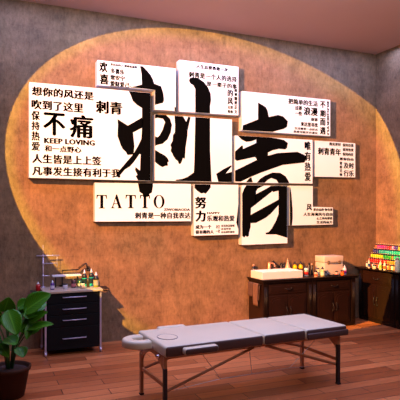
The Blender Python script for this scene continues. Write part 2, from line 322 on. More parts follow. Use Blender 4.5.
BOARDS = [
 ('large square board', 0.17,
  [(0.595, 3.542), (2.251, 3.55), (2.251, 2.292), (0.592, 2.29)],
  [[(1.929, 3.546), (2.25, 3.548), (2.25, 2.293), (2.065, 2.294), (2.029, 2.353), (2.057, 2.368), (2.021, 2.438), (2.029, 2.48), (2.094, 2.431), (2.103, 2.662), (2.085, 2.667), (2.05, 2.616), (2.003, 2.55), (1.948, 2.487), (1.876, 2.441), (1.795, 2.346), (1.747, 2.331), (1.768, 2.394), (1.991, 2.657), (2.065, 2.78), (2.113, 2.882), (2.123, 3.042), (2.123, 3.324), (2.05, 3.361), (1.991, 3.41), (1.957, 3.494)], [(1.768, 3.142), (1.916, 3.06), (2.123, 3.189), (2.138, 3.19), (2.138, 3.05), (1.991, 2.967), (2.012, 2.777), (1.999, 2.656), (1.912, 2.645), (1.89, 2.686), (1.84, 2.729), (1.813, 2.781), (1.795, 2.832), (1.768, 2.904), (1.775, 3.059)]],
  [('想你的风还是', 0.62, 3.37, 1.44, 3.492, 1), ('吹到了这里', 0.618, 3.19, 1.297, 3.322, 1), ('刺青', 1.461, 3.202, 1.84, 3.381, 1.2), ('不', 0.766, 2.858, 1.057, 3.163, 1.8), ('痛', 1.11, 2.845, 1.433, 3.162, 1.8), ('KEEP LOVING', 0.778, 2.75, 1.454, 2.825, 0.5), ('和一点野心', 0.785, 2.641, 1.27, 2.727, 1), ('人生皆是上上签', 0.627, 2.482, 1.543, 2.606, 1), ('凡事发生接有利于我', 0.627, 2.321, 1.811, 2.443, 1), ('保', 0.618, 3.046, 0.727, 3.171, 1), ('持', 0.618, 2.915, 0.727, 3.033, 1), ('热', 0.618, 2.777, 0.727, 2.902, 1), ('爱', 0.618, 2.646, 0.727, 2.764, 1)]),
 ('top strip board', 0.15,
  [(1.492, 3.94), (2.643, 3.949), (2.643, 3.326), (2.324, 3.322), (2.324, 3.605), (1.492, 3.595)],
  [[(2.1, 3.925), (2.141, 3.925), (2.211, 3.862), (2.258, 3.813), (2.295, 3.745), (2.312, 3.694), (2.415, 3.666), (2.449, 3.572), (2.461, 3.471), (2.446, 3.429), (2.324, 3.389), (2.324, 3.604), (2.279, 3.607), (1.968, 3.607), (1.934, 3.638), (1.975, 3.615), (2.035, 3.631), (2.128, 3.665), (2.122, 3.813)], [(2.622, 3.383), (2.642, 3.377), (2.642, 3.327), (2.625, 3.327)]],
  [('欢', 1.513, 3.777, 1.635, 3.929, 1.4), ('喜', 1.517, 3.611, 1.653, 3.756, 1.4), ('爱自由的人 都被祝福着', 1.671, 3.883, 2.056, 3.919, 0.6), ('多喜乐', 1.674, 3.773, 1.875, 3.85, 0.9), ('常安宁', 1.671, 3.685, 1.881, 3.757, 0.9), ('爱财爱己', 1.667, 3.595, 1.946, 3.673, 0.9)]),
 ('top middle board', 0.12,
  [(2.708, 4.093), (3.688, 4.096), (3.688, 3.344), (2.708, 3.329)],
  [[(2.861, 3.801), (2.88, 3.841), (2.92, 3.853), (3.009, 3.855), (3.104, 3.804), (3.173, 3.728), (3.216, 3.636), (3.223, 3.543), (3.206, 3.446), (3.206, 3.339), (2.965, 3.334), (2.965, 3.688), (2.928, 3.742), (2.889, 3.756)]],
  [('人生总要勇敢一次', 2.977, 3.998, 3.509, 4.058, 0.8), ('刺青是一个人的选择', 2.859, 3.851, 3.664, 3.94, 1), ('是一辈子的事', 3.148, 3.748, 3.664, 3.824, 1), ('的', 3.5, 3.625, 3.595, 3.736, 1.2), ('风', 3.5, 3.496, 3.595, 3.608, 1.2), ('故', 3.615, 3.7, 3.671, 3.755, 0.7), ('事', 3.615, 3.639, 3.671, 3.69, 0.7), ('需', 3.615, 3.572, 3.671, 3.626, 0.7), ('要', 3.615, 3.507, 3.671, 3.561, 0.7), ('正', 3.615, 3.438, 3.671, 3.495, 0.7), ('文', 3.615, 3.367, 3.671, 3.425, 0.7), ('无畏', 3.5, 3.433, 3.595, 3.481, 0.6), ('青春', 3.5, 3.367, 3.595, 3.416, 0.6)]),
 ('upper right board', 0.11,
  [(3.756, 3.731), (5.424, 3.736), (5.424, 3.126), (3.756, 3.118)],
  [[(4.04, 3.576), (4.099, 3.551), (4.177, 3.516), (4.212, 3.462), (4.236, 3.363), (4.406, 3.406), (4.499, 3.392), (4.59, 3.318), (4.573, 3.226), (4.514, 3.191), (4.385, 3.154), (4.304, 3.127), (3.761, 3.121), (3.773, 3.198), (4.04, 3.309)]],
  [('把简单的生活', 4.597, 3.602, 5.173, 3.693, 1), ('过得', 4.727, 3.512, 4.862, 3.585, 0.7), ('一些', 4.727, 3.43, 4.862, 3.495, 0.7), ('浪漫', 4.891, 3.442, 5.173, 3.582, 1.2), ('故事', 5.038, 3.354, 5.173, 3.41, 0.7), ('来这里寻找', 4.835, 3.258, 5.173, 3.327, 0.8), ('生活需要一点仪式', 4.718, 3.196, 5.173, 3.234, 0.5), ('热爱可抵岁月漫长', 4.698, 3.14, 5.173, 3.179, 0.5), ('不', 5.217, 3.588, 5.33, 3.7, 1.3), ('期', 5.217, 3.44, 5.33, 3.553, 1.3), ('而', 5.217, 3.295, 5.33, 3.417, 1.3), ('遇', 5.217, 3.147, 5.33, 3.267, 1.3), ('|BUQIERYU', 5.351, 3.145, 5.399, 3.707, 0.5)]),
 ('centre board', 0.12,
  [(2.334, 3.258), (3.577, 3.273), (3.577, 2.304), (2.334, 2.301)],
  [[(2.334, 3.256), (2.505, 3.26), (2.564, 3.211), (2.594, 3.122), (2.576, 3.011), (2.525, 2.905), (2.448, 2.838), (2.364, 2.816), (2.334, 2.8), (2.334, 2.94), (2.372, 2.928), (2.401, 2.955), (2.448, 3.039), (2.487, 3.158), (2.456, 3.203), (2.372, 3.21), (2.334, 3.2)], [(2.334, 2.745), (2.401, 2.709), (2.487, 2.668), (2.525, 2.634), (2.548, 2.587), (2.525, 2.568), (2.533, 2.523), (2.487, 2.516), (2.448, 2.497), (2.401, 2.518), (2.334, 2.569)], [(2.634, 3.26), (2.768, 3.261), (2.819, 3.183), (2.848, 3.259), (2.889, 3.259), (2.84, 3.049), (2.84, 2.99), (2.809, 2.802), (2.797, 2.634), (2.765, 2.644), (2.751, 2.595), (2.73, 2.557), (2.702, 2.553), (2.686, 2.597), (2.651, 2.619), (2.611, 2.673), (2.603, 2.699), (2.573, 2.739), (2.584, 2.791), (2.57, 2.827), (2.603, 2.887), (2.611, 2.976), (2.639, 3.014), (2.642, 3.125)], [(2.965, 3.263), (3.206, 3.267), (3.206, 2.784), (3.231, 2.306), (2.658, 2.304), (2.651, 2.318), (2.76, 2.336), (2.84, 2.367), (2.941, 2.437), (2.951, 2.622)], [(3.564, 2.568), (3.437, 2.505), (3.309, 2.427), (3.345, 2.306), (3.576, 2.306), (3.576, 2.465), (3.468, 2.437), (3.57, 2.548)]],
  []),
 ('middle right board', 0.11,
  [(3.634, 3.032), (5.068, 3.043), (5.068, 2.32), (3.634, 2.305)],
  [[(3.686, 3.031), (4.258, 3.036), (4.369, 3.031), (4.514, 3.011), (4.59, 2.966), (4.573, 2.884), (4.537, 2.86), (4.421, 2.864), (4.293, 2.829), (4.221, 2.795), (4.221, 2.746), (4.397, 2.795), (4.775, 2.831), (4.909, 2.786), (4.96, 2.739), (4.909, 2.663), (4.746, 2.64), (4.49, 2.606), (4.304, 2.543), (4.076, 2.464), (3.886, 2.388), (3.731, 2.318), (3.634, 2.317), (3.634, 2.487), (4.022, 2.671), (3.986, 2.715), (3.667, 2.639), (3.634, 2.661), (3.634, 2.783), (3.747, 2.88), (3.77, 2.882), (3.773, 2.829), (4.009, 2.935), (4.009, 2.992), (3.92, 2.957), (3.831, 2.943), (3.744, 2.977)], [(4.022, 2.311), (4.076, 2.372), (4.167, 2.426), (4.304, 2.479), (4.443, 2.479), (4.548, 2.426), (4.603, 2.346), (4.613, 2.317), (4.415, 2.314), (4.374, 2.364), (4.282, 2.391), (4.212, 2.357), (4.163, 2.313)], [(3.879, 2.372), (3.92, 2.396), (3.945, 2.314), (3.826, 2.313)]],
  [('唯', 4.911, 2.869, 5.034, 3.012, 1.2), ('有', 4.911, 2.694, 5.034, 2.842, 1.2), ('热', 4.911, 2.523, 5.034, 2.671, 1.2), ('爱', 4.911, 2.359, 5.034, 2.507, 1.2)]),
 ('small right board', 0.08,
  [(5.139, 3.043), (5.973, 3.04), (5.973, 2.45), (5.139, 2.44)],
  [],
  [('刺青青年', 5.195, 2.809, 5.67, 2.931, 1.1), ('遇见更好', 5.422, 2.974, 5.67, 3.027, 0.6), ('保持自我', 5.702, 2.969, 5.935, 3.025, 0.6), ('保持热爱', 5.702, 2.892, 5.935, 2.946, 0.6), ('保持向往', 5.702, 2.813, 5.935, 2.869, 0.6), ('愿你自由', 5.639, 2.732, 5.935, 2.783, 0.6), ('及时', 5.723, 2.595, 5.945, 2.701, 1.1), ('行乐', 5.723, 2.46, 5.945, 2.569, 1.1), ('青', 5.639, 2.655, 5.697, 2.711, 0.5), ('春', 5.639, 2.591, 5.697, 2.645, 0.5), ('无', 5.639, 2.526, 5.697, 2.58, 0.5), ('悔', 5.639, 2.464, 5.697, 2.516, 0.5)]),
 ('lower right board', 0.09,
  [(4.641, 2.278), (5.088, 2.282), (5.088, 1.936), (5.496, 1.929), (5.496, 1.641), (4.641, 1.629)],
  [[(4.641, 2.259), (4.65, 2.248), (4.673, 2.126), (4.694, 1.882), (4.694, 1.751), (4.681, 1.632), (4.641, 1.631)]],
  [('风', 4.964, 1.873, 5.072, 1.982, 1.1), ('是自由的 你也是', 5.096, 1.866, 5.488, 1.913, 0.6), ('人生海海风与自由', 4.901, 1.784, 5.488, 1.84, 0.7), ('心之所向便是', 5.162, 1.72, 5.486, 1.767, 0.6), ('生活的远方', 5.162, 1.655, 5.486, 1.703, 0.6)]),
 ('lettering board', 0.12,
  [(1.461, 2.247), (2.896, 2.262), (2.896, 1.708), (1.461, 1.709)],
  [[(2.079, 2.253), (2.3, 2.257), (2.303, 2.22), (2.287, 2.125), (2.249, 2.103), (2.228, 2.061), (2.153, 2.06), (2.146, 2.104), (2.117, 2.122), (2.1, 2.131)]],
  [('@T', 1.483, 1.891, 1.632, 2.08, 0), ('@A', 1.688, 1.894, 1.845, 2.089, 0), ('@T', 1.896, 1.896, 2.049, 2.086, 0), ('@T', 2.106, 1.897, 2.258, 2.088, 0), ('@O', 2.311, 1.896, 2.48, 2.092, 0), ('ZIWOBIAODA', 2.467, 1.86, 2.88, 1.898, 0.4), ('刺青是一种自我表达', 2.032, 1.746, 2.889, 1.839, 1)]),
 ('lower middle board', 0.12,
  [(2.944, 2.26), (3.686, 2.267), (3.686, 1.499), (2.944, 1.489)],
  [[(2.951, 2.258), (3.216, 2.261), (3.216, 2.217), (3.173, 2.163), (3.133, 2.12), (3.104, 2.135), (3.063, 2.123), (3.001, 2.16), (2.951, 2.204)], [(3.685, 1.955), (3.685, 1.586), (3.652, 1.684), (3.669, 1.823)]],
  [('努', 2.956, 1.894, 3.146, 2.077, 1.6), ('力', 2.965, 1.698, 3.137, 1.869, 1.6), ('HAPPY', 3.156, 1.815, 3.373, 1.845, 0.4), ('乐观和热爱', 3.153, 1.703, 3.62, 1.794, 1), ('成为一个', 2.968, 1.59, 3.231, 1.65, 0.8), ('很有趣的人', 2.968, 1.516, 3.269, 1.573, 0.8), ('次又', 3.303, 1.593, 3.373, 1.648, 0.5), ('一次', 3.303, 1.526, 3.373, 1.581, 0.5), ('永远热泪盈眶', 3.39, 1.618, 3.622, 1.653, 0.4), ('永远年轻', 3.39, 1.571, 3.56, 1.603, 0.4), ('永远满怀期待', 3.39, 1.522, 3.622, 1.555, 0.4)]),
 ('tall lower board', 0.12,
  [(3.751, 2.263), (4.574, 2.272), (4.574, 1.344), (3.751, 1.333)],
  [[(3.826, 2.262), (3.998, 2.264), (3.998, 1.973), (3.909, 1.91), (3.902, 1.803), (3.902, 1.612), (3.874, 1.526), (3.87, 1.472), (3.837, 1.458), (3.814, 1.479), (3.793, 1.449), (3.754, 1.473), (3.754, 2.13), (3.786, 2.208)], [(3.981, 2.264), (4.139, 2.266), (4.025, 2.213), (3.981, 2.146)], [(3.981, 2.118), (4.004, 2.131), (4.161, 2.206), (4.27, 2.265), (4.418, 2.269), (4.415, 2.192), (4.307, 2.167), (4.298, 2.183), (4.161, 2.087), (4.004, 1.976), (3.981, 1.957)], [(3.892, 1.797), (4.161, 1.928), (4.415, 2.05), (4.409, 1.96), (4.263, 1.819), (4.179, 1.76), (4.07, 1.708), (3.998, 1.677), (3.892, 1.672)], [(4.409, 2.269), (4.57, 2.269), (4.57, 1.431), (4.363, 1.489), (4.179, 1.492), (4.172, 1.518), (4.23, 1.53), (4.287, 1.593), (4.363, 1.71), (4.409, 1.819)]],
  []),
]

BL = {
 'large square board': 'largest white wall board at far left with the words KEEP LOVING and many lettering rows',
 'top strip board': 'white L-shaped wall board at top left with small lettering, overlapping the large board corner',
 'top middle board': 'white wall board at top centre with a thick brush hook and lettering above it',
 'upper right board': 'slanting white wall board at upper right with a brush blob and upright lettering column',
 'centre board': 'white wall board in the centre carrying only brush strokes and no small lettering',
 'middle right board': 'wide white wall board right of centre with horizontal brush strokes and upright column at its right end',
 'small right board': 'small white wall board furthest right, with no brush stroke, only small lettering',
 'lower right board': 'white L-shaped wall board at lower right with small lettering in its foot',
 'lettering board': 'long white wall board reading TATTO in roman capitals at lower left',
 'lower middle board': 'square white wall board at the bottom reading HAPPY between small lettering blocks',
 'tall lower board': 'lowest hanging tall white wall board filled by large brush strokes above the sink cabinet',
}
for key, t, outline, strokes, texts in BOARDS:
    b = B(); ol = [(x, -.001, z) for x, z in outline]
    # front face first, sides a slightly greyer edge
    xs = [p[0] for p in outline]; zs = [p[1] for p in outline]
    loc = (min(xs), -.001, min(zs))
    b.prism(ol, (0, -t+.001, 0))
    for f in b.bm.faces:
        f.normal_update(); f.material_index = 0 if abs(f.normal.y) > .9 else 1
    o = b.obj('wall_art_board', [M['board'], M['board_side']], loc=loc)
    tag(o, BL[key], 'wall art', 'white tattoo lettering boards on the back wall')
    for s in strokes:
        q = B(); q.prism([(x, -t-.0006, z) for x, z in clean(s)], (0, -.0012, 0))
        bmesh.ops.triangulate(q.bm, faces=q.bm.faces[:])
        q.obj('brush_stroke', M['ink'], o)
    for tx, x0, z0, x1, z1, bold in texts:
        if tx[0] == '@':
            q = B(); X = lambda p: (x0+p[0]*(x1-x0), -t-.0006, z0+p[1]*(z1-z0))
            if tx[1] == 'O':
                n = 28; e = [(.5+.5*math.cos(2*PI*k/n), .5+.5*math.sin(2*PI*k/n)) for k in range(n)]
                i = [(.5+.27*math.cos(2*PI*k/n), .5+.455*math.sin(2*PI*k/n)) for k in range(n)]
                for k in range(n): q.prism([X(e[k]), X(e[(k+1) % n]), X(i[(k+1) % n]), X(i[k])], (0, -.0012, 0))
            else:
                for pl in serif(tx[1]): q.prism([X(p) for p in pl], (0, -.0012, 0))
            bmesh.ops.triangulate(q.bm, faces=q.bm.faces[:])
            q.obj('lettering', M['ink'], o)
        else:
            me = text_mesh(tx.lstrip('|'), bold)
            if tx == '一': z0, z1 = (z0+z1)/2-.006, (z0+z1)/2+.006
            fit(me, x0, x1, z0, z1, -t, tx[0] == '|')
            link('lettering', me, M['ink'], o)

# ------------------------------------------------------------------ massage table
TX0, TX1, TY0, TY1, TZ = 1.49, 3.58, -2.89, -2.15, .63
mt = thing('massage_table', 'portable massage table with white padded top and wooden legs in the middle of the floor', 'massage table', ((TX0+TX1)/2, (TY0+TY1)/2, 0))
def cushion(x0, x1, name='cushion'):
    b = B().box(x0, x1, TY0, TY1, TZ-.105, TZ, .026, 4)
    for f in b.bm.faces:
        f.normal_update(); f.material_index = 1 if abs(f.normal.y) > .75 else 0     # dark gusset along both long sides
    return b
c1 = cushion(TX0, 2.528)
co = c1.obj('cushion', [M['leather'], M['leather_dark']], mt)
cushion(2.532, 3.035).obj('cushion', [M['leather'], M['leather_dark']], mt)
cushion(3.039, TX1).obj('cushion', [M['leather'], M['leather_dark']], mt)
# face hole plug with its seam
q = B(); n = 32; ring = [(1.65+.095*math.cos(2*PI*k/n), -2.55+.115*math.sin(2*PI*k/n), TZ+.003) for k in range(n+1)]
q.prism([(x, y, TZ-.004) for x, y, z in [(1.65+.088*math.cos(2*PI*k/n), -2.55+.107*math.sin(2*PI*k/n), 0) for k in range(n)]], (0, 0, .008))
fp = q.obj('face_hole_plug', M['leather'], mt)
B().tube([(x, y, TZ+.0015) for x, y, z in ring], .003, 6).obj('seam', M['seam'], fp)
# arm pads hung along the long sides
q = B().box(1.65, 1.99, TY0-.075, TY0+.005, TZ-.085, TZ-.02, .022, 4)
for f in q.bm.faces:
    f.normal_update(); f.material_index = 1 if abs(f.normal.y) > .75 else 0
q.obj('arm_pad', [M['leather'], M['leather_dark']], mt)
B().box(1.72, 2.03, TY1-.005, TY1+.075, TZ-.06, TZ+.005, .022, 4).obj('arm_pad', M['leather'], mt)
B().box(3.05, TX1-.002, TY0-.022, TY0+.004, TZ-.102, TZ-.04, .01, 3).obj('side_flap', M['leather_dark'], mt)
# frame rails
for y in (TY0+.09, TY1-.12):
    B().box(TX0+.03, 2.525, y, y+.03, TZ-.14, TZ-.105, .003).obj('frame_rail', M['beech'], mt)
    B().box(2.535, TX1-.03, y, y+.03, TZ-.14, TZ-.105, .003).obj('frame_rail', M['beech'], mt)
# end arches (curved plywood under each end) and legs
for ex in (TX0+.015, TX1-.085):
    y0, y1 = TY0+.06, TY1-.06; n = 14
    top = [(ex, y0, TZ-.106), (ex, y1, TZ-.106)]
    low = [(ex, y1-(y1-y0)*k/n, TZ-.31+.17*math.sin(PI*k/n)**.55) for k in range(n+1)]
    B().prism(top+low, (.022, 0, 0)).obj('end_arch', M['beech'], mt)
    for y in (y0, y1):
        lg = B().box(ex-.010, ex+.022, y-.018, y+.018, .27, TZ-.11, .004).obj('leg', M['beech'], mt)
        B().box(ex-.014, ex+.021, y-.024, y+.014, .012, .42, .004).obj('leg_extension', M['foot'] if y == y0 else M['beech'], lg)
        B().box(ex-.018, ex+.025, y-.028, y+.018, 0, .016, .004).obj('rubber_foot', M['foot'], lg)
    # diagonal struts to the centre hinge
    cxh = 2.46 if ex < 2.5 else 2.60
    for y in (y0+.02, y1-.02):
        B().tube([(ex+.01, y, .20 if y < -2.6 else .26), (cxh, y+.0, TZ-.13)], .014, 4).obj('strut', M['beech'], mt)
    B().box(ex, ex+.02, y0, y1, .24, .275, .003).obj('cross_bar', M['beech'], mt)
yc = TY0+.10
for pts in ([(1.62, yc, .20), (2.1, yc, .235), (2.9, yc, .235), (3.48, yc, .20)], [(2.1, yc, .235), (1.9, yc, .50)], [(2.9, yc, .235), (3.25, yc, .50)], [(2.45, yc, .235), (2.42, yc, .5)]):
    B().tube(pts, .0028, 5).obj('support_cable', M['cable'], mt)
# head rest: a U cushion on a metal post, a thing of the table
hx, hy, hz = 1.385, -2.50, .60
q = B(); n = 26
path = []
for k in range(n+1):
    a = PI*.5+PI*k/n
    path.append((hx+.11*math.cos(a)*1.05, hy+.115*math.sin(a)))
path = [(hx+.065, hy+.115)]+path+[(hx+.065, hy-.115)]
prof = [(-.05, -.035), (-.05, .025), (-.035, .04), (.035, .04), (.05, .025), (.05, -.035)]
rings = []
for i, (x, y) in enumerate(path):
    a = Vector(path[min(i+1, len(path)-1)])-Vector(path[max(i-1, 0)]); a.normalize(); nrm = Vector((-a.y, a.x))
    rings.append([q.bm.verts.new((x+nrm.x*u, y+nrm.y*u, hz+v)) for u, v in prof])
for A_, B_ in zip(rings, rings[1:]):
    for k in range(6):
        f = q.bm.faces.new((A_[k], A_[(k+1) % 6], B_[(k+1) % 6], B_[k])); f.smooth = True
q.bm.faces.new(rings[0][::-1]); q.bm.faces.new(rings[-1])
hr = q.obj('head_rest', M['leather'], mt)
md = hr.modifiers.new('bevel', 'BEVEL'); md.width = .012; md.segments = 3
q = B().box(hx-.03, hx+.13, hy-.10, hy-.08, hz-.06, hz-.03).box(hx-.03, hx+.13, hy+.08, hy+.10, hz-.06, hz-.03).box(hx-.03, hx, hy-.1, hy+.1, hz-.06, hz-.03)
q.obj('head_rest_bracket', M['chrome'], mt)
B().lathe([(.0, 0), (.02, .0), (.022, .012), (.02, .03), (0, .03)], (1.475, TY0+.02+.12, .50), 12, False).obj('adjusting_knob', M['chrome'], mt)

mt.rotation_euler = (0, 0, math.radians(3.3))

# ------------------------------------------------------------------ black drawer trolley
KX0, KX1, KY0, KY1, KZ = .755, 1.47, -.50, -.04, .83
ct = thing('drawer_cabinet', 'black four-drawer cabinet on casters with pale top standing against the wall at left', 'cabinet', ((KX0+KX1)/2, (KY0+KY1)/2, 0))
B().box(KX0+.02, KX1-.02, KY0+.02, KY1, .07, KZ-.03, .003).obj('body', M['black'], ct)
B().box(KX0-.02, KX1+.02, KY0-.02, KY1, KZ-.03, KZ, .006).obj('top', M['ctop'], ct)
for z0, z1, hzz in ((.665, .795, .745), (.52, .658, .595), (.365, .513, .452), (.075, .358, .218)):
    d = B().box(KX0+.03, KX1-.03, KY0, KY0+.02, z0, z1, .003).obj('drawer', M['black'], ct)
    B().tube([(.975, KY0-.004, hzz), (.975, KY0-.03, hzz), (1.27, KY0-.03, hzz), (1.27, KY0-.004, hzz)], .0065, 8).obj('handle', M['steel'], d)
for x in (KX0+.008, KX1-.008):
    for y in (KY0+.012, KY1-.02):
        B().box(x-.011, x+.011, y-.011, y+.011, .06, KZ-.03, .003).obj('post', M['steel'], ct)
        k = B().tube([(x-.012, y, .028), (x+.012, y, .028)], .028, 14); k.box(x-.016, x+.016, y-.01, y+.012, .03, .065, .002)
        k.obj('caster', M['steel'], ct)
q = B().box(KX1+.021, KX1+.14, -.36, -.12, .80, .812, .003); q.tube([(KX1+.10+.03*math.cos(a*PI/6), -.30+.03*math.sin(a*PI/6), .77) for a in range(13)], .006, 6)
q.box(KX1+.066, KX1+.074, -.305, -.295, .765, .80); q.obj('side_tray', M['bronze'], ct)
B().box(KX0-.15, KX0-.021, -.40, -.10, .79, .802, .003).obj('side_tray', M['bronze'], ct)

rk = thing('instrument_rack', 'thin metal pole rack with crossbars rising behind the left end of the black cabinet', 'rack', (.745, -.12, .83))
q = B().lathe([(.03, 0), (.03, .012), (.01, .016)], (.775, -.10, KZ), 14); q.obj('base', M['steel'], rk)
B().tube([(.775, -.10, KZ+.01), (.775, -.10, 1.26)], .009, 8).tube([(.775, -.10, 1.26), (.775, -.10, 1.40)], .003, 6).obj('pole', M['steel'], rk)
for x0, x1, z, r in ((.69, .985, 1.255, .009), (.765, .96, 1.15, .005), (.765, .865, .985, .006)):
    q = B().tube([(x0, -.10, z), (x1, -.10, z)], r, 8); q.lathe([(.014, -.015), (.014, .015)], (.775, -.10, z), 10)
    q.obj('crossbar', M['steel'], rk)
B().tube([(.955, -.10, 1.255), (.955, -.10, 1.10)], .004, 6).obj('hanging_hook', M['steel'], rk)

sh = thing('shelf_riser', 'low white shelf riser standing on the back of the black cabinet top', 'shelf', (1.07, -.14, KZ))
B().box(.885, 1.265, -.21, -.09, .975, .995, .004).obj('board', M['white'], sh)
for x in (.93, 1.22): B().box(x-.008, x+.008, -.16, -.14, KZ, .975, .002).obj('leg', M['bronze'], sh)

dl = thing('desk_lamp', 'small dark desk lamp with bent arm behind the shelf on the black cabinet', 'lamp', (1.02, -.065, KZ))
B().lathe([(.045, 0), (.045, .012), (.012, .02)], (1.03, -.06+.0, KZ), 16).obj('base', M['bronze'], dl)
B().tube([(1.03, -.06, KZ+.015), (1.03, -.06, 1.045)], .008, 8).obj('stem', M['bronze'], dl)
B().tube([(1.03, -.06, 1.045), (1.24, -.075, 1.05)], .008, 8).tube([(1.24, -.075, 1.05), (1.35, -.08, 1.135)], .007, 8).tube([(1.24, -.075, 1.07), (1.33, -.08, 1.135)], .004, 6).obj('arm', M['bronze'], dl)
B().tube([(1.35, -.08, 1.135), (1.375, -.085, 1.05)], [.010, .016], 10).lathe([(.012, .03), (.035, 0), (.033, 0), (.01, .026)], (1.38, -.09, 1.025), 14, False).obj('lamp_shade', M['bronze'], dl)

# ------------------------------------------------------------------ bottles and jars
def bottle(name, label, cat, x, y, z, r, h, body, cap='dark', lab=None, shape='bottle', group=None, shoulder=None, capr=.45):
    cap_h = h*.2
    if shape == 'jar': prof = [(r*.9, 0), (r, h*.05), (r, h*.68), (r*.92, h*.74)]; c0, cr, ch = h*.72, r*.95, h*.28
    elif shape == 'cone': prof = [(r*.9, 0), (r, h*.04), (r, h*.38), (r*.8, h*.55), (r*.28, h*.82)]; c0, cr, ch = h*.8, r*.26, h*.2
    elif shape == 'tube': prof = [(r*.95, 0), (r, h*.03), (r, h*.8), (r*.7, h*.84)]; c0, cr, ch = h*.82, r*.72, h*.18
    else: prof = [(r*.9, 0), (r, h*.03), (r, h*.58), (r*.85, h*.67), (r*.45, h*.74), (r*.42, h*.78)]; c0, cr, ch = h*.76, r*capr, h*.24
    b = B().lathe(prof, (x, y, z), 14)
    o = b.obj(name, cm(body), loc=(x, y, z)); tag(o, label, cat, group)
    if shape == 'tube' or shape == 'jar': B().lathe([(cr, 0), (cr*1.02, ch*.9), (cr*.9, ch)], (x, y, z+c0), 12).obj('cap', cm(cap), o)
    else: B().lathe([(cr*1.15, 0), (cr*1.15, ch*.35), (cr*.6, ch*.45), (cr*.25, ch)], (x, y, z+c0), 12).obj('cap', cm(cap), o)
    if shoulder: B().lathe([(r*1.02, h*.5), (r*1.01, h*.58), (r*.87, h*.68), (r*.5, h*.745)], (x, y, z), 14, False).obj('shoulder_band', cm(shoulder), o)
    if lab: B().lathe([(r*1.03, h*.14), (r*1.03, h*.46)], (x, y, z), 14, False).obj('label', cm(lab), o)
    return o
Z = KZ
G = 'bottles and jars on the black cabinet'
bottle('dropper_bottle', 'small purple bottle with white label near the left end of the black cabinet top', 'bottle', .865, -.34, Z, .026, .12, '4a2f80', 'white', 'c8bccc')
bottle('cream_jar', 'small white jar with black lid left of centre on the black cabinet top', 'jar', 1.03, -.34, Z, .032, .075, 'cfc4cc', 'dark', None, 'jar')
bottle('medicine_bottle', 'dark bottle with pink and red label under the shelf riser', 'bottle', 1.15, -.255, Z, .032, .12, '3a1a20', 'dark', 'c06a70', 'tube')
bottle('medicine_bottle', 'dark green bottle with pale label under right end of the shelf riser', 'bottle', 1.232, -.255, Z, .028, .115, '1c4a3c', 'dark', 'b8b8a8', 'tube')
bottle('candle_cup', 'small round cream pot at right front of the black cabinet top', 'pot', 1.245, -.39, Z, .032, .065, 'e0b890', 'cream', None, 'jar')
bottle('squeeze_bottle', 'left teal squeeze bottle with white nozzle on the black cabinet', 'bottle', 1.31, -.165, Z, .034, .225, '30e0c0', 'white', '203838', 'bottle', 'teal squeeze bottles on the black cabinet', 'dark')
bottle('squeeze_bottle', 'right teal squeeze bottle with white nozzle, set behind a thin dark bottle', 'bottle', 1.405, -.155, Z, .034, .235, '30e0c0', 'white', '203838', 'bottle', 'teal squeeze bottles on the black cabinet', 'dark')
bottle('slim_bottle', 'slim dark olive bottle in front of the two teal bottles', 'bottle', 1.335, -.30, Z, .022, .16, '3a3418', 'amber', None, 'cone')
bottle('squeeze_bottle', 'yellow green squeeze bottle with black shoulder at right edge of the black cabinet', 'bottle', 1.435, -.33, Z, .036, .205, '8a8a1c', 'white', 'b0a888', 'bottle', None, 'dark')
bottle('spray_bottle', 'red bottle with white cap on the tray left of the black cabinet', 'bottle', .70, -.2, .802, .030, .12, 'b01818', 'white', None)

# ------------------------------------------------------------------ dark walnut units
CZ = .82
def panel_front(b, x0, x1, y, z0, z1, arch=False):
    """raised panel lying on a front at y, facing -y"""
    if not arch:
        b.box(x0, x1, y-.012, y, z0, z1, .006, 2); b.box(x0+.03, x1-.03, y-.018, y-.008, z0+.03, z1-.03, .006, 2)
    else:
        def outline(m, yy):
            a, c = x0+m, x1-m; zt = z1-m; k = (c-a)*.22
            pts = [(a, yy, z0+m), (c, yy, z0+m), (c, yy, zt-k)]
            for i in range(1, 8):
                u = i/8; pts.append((c+(a-c)*u, yy, zt-k+k*math.sin(PI*u)**.6))
            return pts+[(a, yy, zt-k)]
        b.prism(outline(0, y-.001), (0, -.008, 0)); b.prism(outline(.03, y-.009), (0, -.008, 0))
def pull(x, y, z, vertical=False, axis='x'):
    q = B(); L = .055
    pts = []
    for i in range(9):
        u = -1+i/4; off = .022*(1-u*u)
        p = Vector((0, -off-.004, u*L)) if vertical else Vector((u*L, -off-.004, -.012*(1-u*u)))
        pts.append(Vector((x, y, z))+p)
    q.tube(pts, .0065, 6)
    for s in (-1, 1):
        q.lathe([(.010, -.010), (.012, 0), (.010, .010)], (x+(0 if vertical else s*L), y-.006, z+(s*L if vertical else 0)), 8)
    return q
